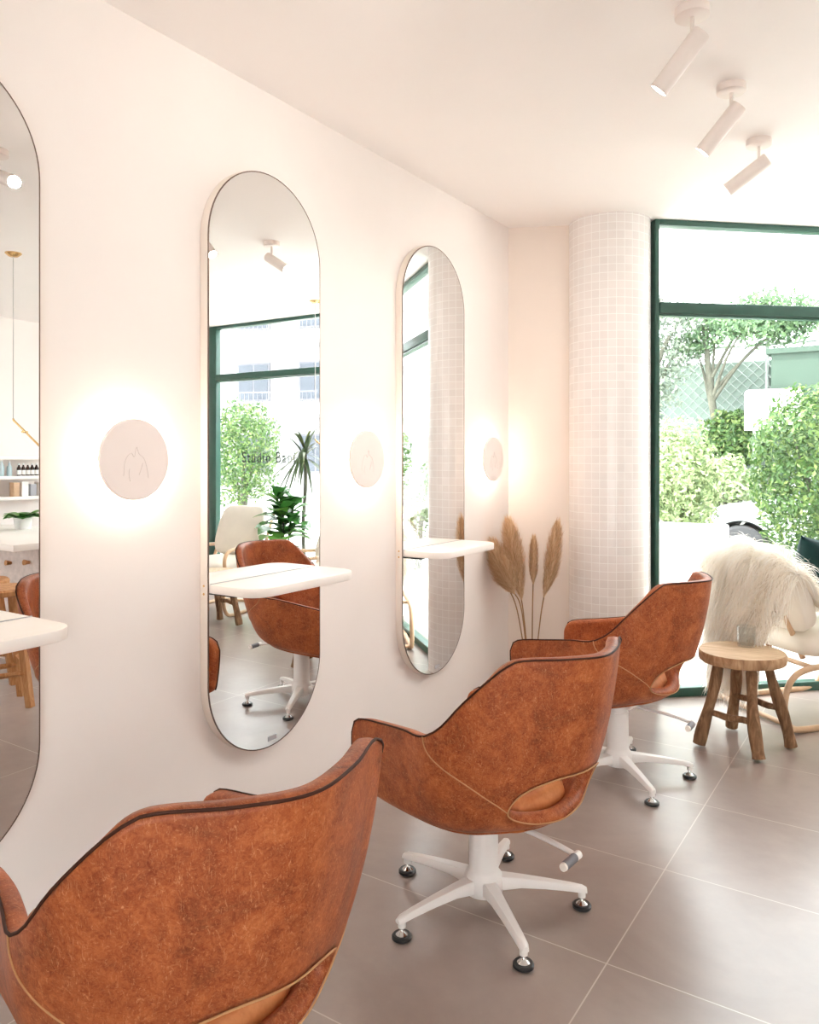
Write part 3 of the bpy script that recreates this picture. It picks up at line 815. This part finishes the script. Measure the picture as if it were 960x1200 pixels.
# parked car, pale silver, side-on behind the shrubs
def car():
    t = thing('parked_car', 'pale silver parked car half hidden behind the shrub', 'car', (1.66, 10.9, -.03))
    Wd = .86
    def arch_(cx): return arc(cx, .34, .375, 0, 180, 16)
    low = [(2.08, .22), (2.12, .45), (2.10, .68), (1.95, .82), (1.0, .93), (.75, .96)]
    prof = [(-2.10, .22)] + [(x, z) for x, z in arch_(-1.32)[::-1]] + [(-.92, .20), (.92, .20)] + [(x, z) for x, z in arch_(1.30)[::-1]] + low + [(-.2, .98), (-.9, .96), (-1.75, .84), (-2.02, .72), (-2.14, .55)]
    obj('body', MB().prism(prof, -Wd, Wd, 'y', bev=.05, seg=3), M['car'], t, smooth=35)
    ro = MB()
    P = [(-1.05, .95), (-.45, 1.40), (.0, 1.46), (.75, 1.44), (1.45, 1.28), (1.95, .93)]
    rows = []
    for x, z in P: pass
    lo, hi = [], []
    k = len(P)
    for s_ in (-1, 1):
        rows.append([(x, s_*(Wd-.06-(z-.93)*.38), z) for x, z in P])
    ro.add(rows[0]+rows[1], [tuple(range(k)), tuple(range(2*k-1, k-1, -1))]+[(i, i+1, k+i+1, k+i) for i in range(k-1)])
    obj('cabin', ro, M['car'], t, smooth=30)
    gl = MB()
    for s_ in (-1, 1):
        for q in ([(-.90, .98), (-.40, 1.34), (.28, 1.385), (.28, .98)], [(.36, .98), (.36, 1.385), (.85, 1.36), (1.38, 1.22), (1.65, .98)]):
            vs = [(x, s_*(Wd-.052-(z-.93)*.38), z) for x, z in q]; gl.add(vs, [tuple(range(len(vs)))])
    obj('side_window', gl, M['carglass'], t, smooth=0)
    gl = MB().add([(-1.02, -.70, .985), (-1.02, .70, .985), (-.49, .58, 1.375), (-.49, -.58, 1.375)], [(0, 1, 2, 3)]); gl.v = [(x-.012, y, z+.012) for x, y, z in gl.v]
    obj('windscreen', gl, M['carglass'], t, smooth=0)
    for cx in (-1.32, 1.30):
        for s_ in (-1, 1):
            rot = Matrix.Translation((cx, s_*(Wd-.10), .33)) @ Matrix.Rotation(rad(-90*s_), 4, 'X')
            w = obj('wheel', MB().lathe([(.20, -.09), (.30, -.10), (.33, -.06), (.33, .06), (.30, .09), (.225, .095), (.20, .07)], 40, m=rot), M['tyre'], t)
            rm = MB().lathe([(.222, .088), (.205, .05), (.06, .06), (.0, .075)], 40, m=rot)
            for q in range(5):
                mm = rot @ Matrix.Rotation(rad(72*q), 4, 'Z'); b_ = MB().box((.03, -.025, .06), (.215, .025, .088), m=mm); rm.add(b_.v, b_.f)
            obj('rim', rm, M['rim'], w)
    ar = MB()
    for cx in (-1.32, 1.30):
        ar.grid([[(x, y, z) for x, z in arc(cx, .34, .372, -10, 190, 20)] for y in (-Wd+.02, Wd-.02)])
    obj('wheel_arch', ar, M['arch'], t)
    obj('sill_trim', MB().box((-.85, -Wd-.004, .30), (.85, -Wd+.01, .36)), M['arch'], t)
    for s_ in (-1, 1): obj('headlamp', MB().box((-2.08, s_*.62-.14, .60), (-1.86, s_*.62+.14, .74), bev=.03), M['pot'], t)
    return t
car()

# chain-link fence beyond the car
fn = thing('chain_link_fence', 'tall chain-link fence with pale shade cloth beyond the car', 'fence', (0, 13.6, -.16))
for i, x in enumerate((-3.4, -1.65, .1, 1.85, 3.6)):
    obj('post', MB().tube([(x, 0, 0), (x, 0, 3.55)], .035, 10), M['wire'], fn)
w_ = MB(); s_ = .17; x0, x1, z0, z1 = -3.4, 3.6, 1.2, 3.45
k = -int((z1-z0)/s_)
xx = x0-(z1-z0)
while xx < x1:
    for sg in (1, -1):
        a, b = (xx, xx+(z1-z0)); 
        ta = max(0, (x0-a)/(z1-z0)); tb = min(1, (x1-a)/(z1-z0))
        if tb > ta:
            za, zb = (z0+ta*(z1-z0), z0+tb*(z1-z0)) if sg > 0 else (z1-ta*(z1-z0), z1-tb*(z1-z0))
            w_.tube([(a+ta*(z1-z0), sg*.004-.02, za), (a+tb*(z1-z0), sg*.004-.02, zb)], .008, 4, caps=False)
    xx += s_
obj('wire_mesh', w_, M['wire'], fn)
obj('rail', MB().tube([(x0, 0, z1), (x1, 0, z1)], .022, 8), M['wire'], fn)
obj('shade_cloth', MB().box((x0, .05, 1.2), (x1, .06, 3.2)), M['screen'], fn)
obj('plinth', MB().box((x0-.1, -.08, 0), (x1+.1, .1, 1.2)), M['conc'], fn)
nb = thing('blank_board', 'plain white board standing in front of the chain-link fence', 'board', (.36, 12.35, -.16))
obj('panel', MB().prism(rrect(-.38, .38, 2.02, 2.62, .06, 6, (1, 1, 0, 0)), -.03, .03, 'y', bev=.008), M['render'], nb)
for s_ in (-.25, .25): obj('post', MB().tube([(s_, .05, 0), (s_, .05, 2.5)], .03, 10), M['wire'], nb)
sh = thing('garden_shed', 'dark green shed behind the chain-link fence', 'shed', (1.92, 12.95, -.16))
obj('body', MB().box((-1.6, -.45, 0), (1.6, .45, 3.15)), M['shed'], sh)
obj('roof', MB().prism([(-.5, 3.15), (.5, 3.15), (.5, 3.19), (-.5, 3.23)], -1.66, 1.66, 'x'), M['shed'], sh)

def tree(label, loc, trunk, clusters, mat, seed, s=.16, dens=520):
    t = thing('tree', label, 'tree', (loc[0], loc[1], -.16), 0, 'trees beyond the fence'); r = random.Random(seed)
    tr = MB(); h, tr_r = trunk
    top = Vector((r.uniform(-.2, .2), 0, h))
    tr.tube(spline([(0, 0, 0), (.08, .03, h*.4), (-.05, 0, h*.75), top], 8), [tr_r*(1-.5*k/24) for k in range(25)], 12)
    obj('trunk', tr, M['bark'], t)
    br = MB()
    for c in clusters:
        c0 = Vector(c[:3]); b0 = Vector((0, 0, min(h*.9, max(h*.45, c0.z-1.1))))
        br.tube(spline([b0, b0.lerp(c0, .5)+Vector((0, 0, .15)), c0], 6), [tr_r*.42*(1-.8*k/12) for k in range(13)], 8)
    obj('branch', br, M['bark'], t)
    cr = MB()
    for c in clusters: blob_leaves(c[:3], c[3], c[3]*.9, c[4], int(dens*c[3]*c[4]*2.2), s, r, .5, .9, cr)
    obj('crown', cr, mat, t, smooth=0)
    return t
tree('bright green spreading tree in front of the chain-link fence', (-.62, 12.98), (4.0, .075),
     [(.55, -.2, 3.65, .45, .26), (.05, .1, 3.75, .5, .3), (1.0, 0, 3.6, .48, .30), (-.3, .1, 3.45, .36, .24), (.75, .1, 4.0, .5, .22), (1.35, 0, 3.75, .36, .3)], M['leaf_tree'], 21, .085, 4600)
tree('grey-green tree at the left side of the window', (-1.55, 12.7), (4.2, .15),
     [(.0, 0, 3.85, .45, .40), (.4, .1, 3.3, .35, .40), (-.5, 0, 4.0, .5, .4), (.55, .0, 3.85, .4, .3), (.2, 0, 2.75, .36, .35)], M['leaf_grey'], 22, .085, 2600)
tree('pale far tree behind the shed', (2.2, 17.5), (5.2, .18), [(-.6, 0, 4.6, .9, .6), (.6, 0, 5.2, 1.0, .7), (0, 0, 4.0, .8, .5), (-1.2, 0, 5.3, .7, .5)], M['leaf_grey'], 23)

# apartment building across the street, seen in the middle mirror
ap = thing('apartment_building', 'pale apartment block seen in the middle mirror above the lettering', 'building', (20, 24, -.16), rad(-18))
obj('wall', MB().box((-9, 0, 0), (9, 6, 9.5)), M['apart'], ap)
for fl in (0, 1, 2):
    for x in (-7, -4.2, -1.4, 1.4, 4.2, 7):
        w = obj('window', MB().box((x-.75, -.06, 1.0+3*fl), (x+.75, .02, 2.6+3*fl)), M['apgrey'], ap)
        obj('window_pane', MB().box((x-.66, -.075, 1.08+3*fl), (x-.04, -.055, 2.52+3*fl)).box((x+.04, -.075, 1.08+3*fl), (x+.66, -.055, 2.52+3*fl)), M['apwin'], w)
for fl in (1, 2):
    for x in (-5.6, 0, 5.6):
        b = obj('balcony', MB().box((x-1.9, -1.1, 3*fl+.25), (x+1.9, 0, 3*fl+.4)), M['apart'], ap)
        rl = MB()
        for q in range(20): rl.box((x-1.85+q*.195, -1.08, 3*fl+.4), (x-1.83+q*.195, -1.05, 3*fl+1.25))
        rl.box((x-1.9, -1.1, 3*fl+1.25), (x+1.9, -1.03, 3*fl+1.3)); obj('balcony_rail', rl, M['apgrey'], b)
obj('roof', MB().box((-9.3, -.3, 9.5), (9.3, 6.3, 9.8)), M['apgrey'], ap)

# ------------------------------------------------------------------ plants inside window 2 (seen in the middle mirror)
def planter(parent, r, h):
    obj('pot', MB().lathe([(r*.8, 0), (r*.85, .01), (r, h), (r*.93, h), (r*.9, h-.04), (0, h-.04)], 36), M['pot'], parent)
    obj('soil', MB().lathe([(0, h-.035), (r*.91, h-.037)], 24), M['soil'], parent)
fg = thing('fiddle_leaf_fig', 'fiddle-leaf fig in a white pot, seen in the middle mirror', 'plant', (2.91, 5.42, 0))
planter(fg, .15, .62)
r = random.Random(5); lv = MB(); st = MB()
def big_leaf(mb, p, d, L, w, up=Vector((0, 0, 1)), droop=.25):
    d = d.normalized(); sd = d.cross(up)
    if sd.length < .05: sd = d.orthogonal()
    sd.normalize(); nn = sd.cross(d); rows = []
    prof = [.12, .5, .62, .72, .92, 1.0, .86, .5, .05]
    for k, q in enumerate(prof):
        u = k/(len(prof)-1); c = p+d*L*u - Vector((0, 0, 1))*droop*L*u*u
        rows.append([c-sd*w*q*.5+nn*w*.14*q, c, c+sd*w*q*.5+nn*w*.14*q])
    mb.grid(rows)
for s_ in range(3):
    a0 = s_*2.1; tip = Vector((.10*math.cos(a0), .10*math.sin(a0), 1.16-.07*s_))
    path = spline([(.02*math.cos(a0), .02*math.sin(a0), .56), (.06*math.cos(a0), .06*math.sin(a0), .85), tip], 10); st.tube(path, .009, 8)
    for k in range(13):
        p = path[5+k]if 5+k < len(path) else path[-1]; a = k*2.4+a0; el = .42+.07*k
        big_leaf(lv, p, Vector((math.cos(a), math.sin(a), el)), r.uniform(.25, .34), r.uniform(.18, .25), droop=.5)
obj('stem', st, M['bark'], fg); obj('leaves', lv, M['leaf_fig'], fg, smooth=180)
dr = thing('dracaena', 'spiky dracaena in a pot, seen in the middle mirror beside the fig', 'plant', (2.94, 5.74, 0))
planter(dr, .14, .34)
obj('trunk', MB().tube(spline([(0, 0, .3), (.02, 0, .8), (-.01, 0, 1.2), (0, 0, 1.55)], 8), .018, 10), M['bark'], dr)
lv = MB(); r = random.Random(8)
for k in range(46):
    a = k*2.4; el = r.uniform(-.5, 1.3); d = Vector((math.cos(a)*math.cos(el), math.sin(a)*math.cos(el), math.sin(el)))
    if d.y > 0: d.y *= .3                                           # leaves stop short of the glass
    L = r.uniform(.42, .64); p = Vector((0, 0, 1.50+r.uniform(-.06, .06))); rows = []; sd = d.cross(Vector((0, 0, 1))); sd = sd.normalized() if sd.length > .01 else Vector((1, 0, 0))
    for q in range(8):
        u = q/7; c = p+d*L*u-Vector((0, 0, 1))*.55*L*u*u; w = .036*(1-u**2)*(.5+min(.5, u*3)); rows.append([c-sd*w*.5, c+sd*w*.5])
    lv.grid(rows)
obj('leaves', lv, M['leaf_drac'], dr, smooth=180)
# shop name on the glass of window 2 (reads from the street, so correctly in the mirror)
fc = bpy.data.curves.new('lettering', 'FONT'); fc.body = 'Studio Banick'; fc.size = .135; fc.space_character = 1.25; fc.extrude = .001; fc.offset = .001
fo = bpy.data.objects.new('tmp', fc); C.objects.link(fo); dg = bpy.context.evaluated_depsgraph_get(); dg.update()
tm = bpy.data.meshes.new_from_object(fo.evaluated_get(dg)); bpy.data.objects.remove(fo); bpy.data.curves.remove(fc)
xs = [v.co.x for v in tm.vertices]; sx = .90/(max(xs)-min(xs))
for v in tm.vertices: v.co.x *= sx; v.co.y *= 1.2
lt = obj('window_lettering', tm, M['letter'], smooth=0); lt.matrix_world = Matrix.Translation((4.0, 5.938, 1.405)) @ Matrix.Rotation(PI-.0196, 4, 'Z') @ Matrix.Rotation(rad(90), 4, 'X')
tag(lt, 'dark studio name lettering on the shop window, seen in the middle mirror', 'lettering')

# ------------------------------------------------------------------ counter side of the room (seen in the leftmost mirror)
ct = thing('reception_counter', 'white-topped counter with a pale front, seen in the leftmost mirror', 'counter', (0, 0, 0))
obj('worktop', MB().box((2.80, 2.75, .845), (4.35, 3.62, .89), bev=.006), M['shelf'], ct)
obj('front_panel', MB().box((3.02, 3.05, 0), (4.30, 3.58, .845)), M['counterfront'], ct)
for i, (x, z) in enumerate(((3.13, .72), (3.16, .58), (3.11, .46), (3.36, .70), (3.40, .52))):
    obj('peg', MB().tube([(x, 3.05, z), (x, 3.01, z+.005)], [.012, .020], 12), M['oak'], ct)
def bar_stool(label, loc, rz):
    t = thing('bar_stool', label, 'stool', loc, rz, 'wooden stools at the counter')
    obj('seat', MB().lathe([(0, .655), (.155, .655), (.165, .662), (.165, .685), (.155, .695), (0, .695)], 40), M['oak'], t)
    for a in (45, 135, 225, 315):
        c_, s_ = math.cos(rad(a)), math.sin(rad(a))
        obj('leg', MB().tube([(.10*c_, .10*s_, .66), (.19*c_, .19*s_, 0)], .026, 4, sq=[(1, .8)]*2), M['oak'], t, smooth=20)
    for a, z in ((0, .2), (90, .26), (180, .2), (270, .26)):
        r0 = .19-(.09*z/.66); p = [Vector((r0*math.cos(rad(a+q)), r0*math.sin(rad(a+q)), z)) for q in (-45, 45)]
        obj('rung', MB().tube(p, .016, 4), M['oak'], t, smooth=20)
    return t
bar_stool('wooden stool nearest the camera in the leftmost mirror', (2.42, 2.46, 0), rad(20))
bar_stool('wooden stool tucked at the counter in the leftmost mirror', (2.82, 2.55, 0), rad(60))
for i, (z, lab) in enumerate(((1.47, 'topmost wall shelf in the leftmost mirror'), (1.27, 'wall shelf holding dark bottles in the leftmost mirror'), (1.06, 'lowest wall shelf in the leftmost mirror'))):
    tag(obj('wall_shelf', MB().box((5.55, 3.2, z-.035), (5.80, 4.73, z), bev=.004), M['shelf']), 'white '+lab, 'shelf', 'wall shelves behind the counter')
b0 = None
for i in range(6):
    loc = (5.62, 4.40+.047*i, 1.27)
    if b0 is None:
        b0 = thing('product_bottle', 'small dark bottle with a white label in the shelf row', 'bottle', loc, 0, 'dark bottles on the wall shelf')
        obj('glass_body', MB().lathe([(.018, 0), (.020, .003), (.020, .080), (.012, .095), (.009, .10), (.009, .112)], 20), M['amber'], b0)
        obj('paper_label', MB().lathe([(.0205, .012), (.0205, .058)], 20), M['label'], b0)
        obj('cap', MB().lathe([(.010, .112), (.010, .128), (0, .129)], 16), M['pot'], b0)
    else: dup(b0, loc, 0)
for i, (y, h_, m_) in enumerate(((4.22, .15, 'teal'), (4.30, .13, 'teal'))):
    t = thing('tall_bottle', ('taller' if i == 0 else 'shorter')+' pale blue bottle beside the dark bottles', 'bottle', (5.62, y, 1.27), 0)
    obj('glass_body', MB().lathe([(.022, 0), (.025, .004), (.025, h_*.7), (.012, h_*.82), (.010, h_)], 20), M[m_], t)
    obj('cap', MB().lathe([(.012, h_), (.012, h_+.02), (0, h_+.021)], 16), M['pot'], t)
for i, (y, w, h_, m_, lab) in enumerate(((4.36, .06, .14, 'tan', 'brown'), (4.45, .07, .15, 'label', 'white'), (4.54, .06, .12, 'grey', 'grey'), (4.62, .05, .14, 'cream', 'cream'))):
    t = thing('product_box', lab+' carton on the lowest wall shelf', 'box', (5.63, y, 1.06))
    obj('carton', MB().box((-.04, -w/2, 0), (.04, w/2, h_), bev=.002), M[m_], t); obj('lid_flap', MB().box((-.041, -w/2-.001, h_-.02), (.041, w/2+.001, h_+.002), bev=.002), M[m_], t)
lp = thing('leafy_pot_plant', 'low broad-leaved plant on the counter, seen in the leftmost mirror', 'plant', (3.85, 3.42, .89))
planter(lp, .07, .09)
lv = MB(); r = random.Random(12)
for k in range(16):
    a = k*2.4; big_leaf(lv, Vector((0, 0, .08)), Vector((math.cos(a), math.sin(a), .35+.4*r.random())), r.uniform(.14, .2), .12, droop=.3)
obj('leaves', lv, M['leaf_fig'], lp, smooth=180)
def pendant(label, loc, rz, zb=1.72):
    t = thing('pendant_lamp', label, 'lamp', (*loc, CEIL), rz, 'brass pendants on long cords')
    obj('canopy', MB().lathe([(.0, -.028), (.03, -.026), (.055, -.006), (.055, 0)], 32), M['brass'], t)
    obj('cord', MB().tube([(0, 0, -.02), (0, 0, zb-CEIL)], .0035, 8), M['cord'], t)
    obj('brass_arm', MB().tube([(0, 0, zb-CEIL+.01), (0, 0, zb-CEIL), (.17, 0, zb-CEIL-.17), (.32, 0, zb-CEIL-.32)], .007, 10).tube([(.08, -.035, zb-CEIL-.085), (.08, .035, zb-CEIL-.085)], .008, 10), M['brass'], t)
    obj('lamp_globe', MB().lathe([(.0, .045), (.03, .036), (.045, 0), (.03, -.036), (0, -.045)], 24, o=(.345, 0, zb-CEIL-.345)), M['bulb'], t)
    return t
pendant('brass pendant on a long cord, seen in the leftmost mirror', (3.26, 3.01), rad(146))
pendant('brass pendant on a long cord, seen at the edge of the middle mirror', (2.56, 5.45), rad(146), 1.62)

# ------------------------------------------------------------------ light
wd = bpy.data.worlds.new('sky'); S.world = wd; wd.use_nodes = True
bg = wd.node_tree.nodes['Background']; bg.inputs[0].default_value = (.93, .97, 1.0, 1); bg.inputs[1].default_value = 5.0
sn = bpy.data.lights.new('sun', 'SUN'); sn.energy = 5; sn.angle = rad(1.5); sn.color = (1, .95, .87)
so = link(bpy.data.objects.new('sun', sn)); so.rotation_euler = Vector((.30, .42, -.86)).to_track_quat('-Z', 'Y').to_euler()

vs_ = S.view_settings; vs_.view_transform = 'Standard'; vs_.look = 'None'; vs_.exposure = .95; vs_.gamma = 1; vs_.use_curve_mapping = False
S.cycles.use_denoising = True; S.cycles.max_bounces = 12; S.cycles.diffuse_bounces = 8; S.cycles.glossy_bounces = 6; S.cycles.transparent_max_bounces = 16
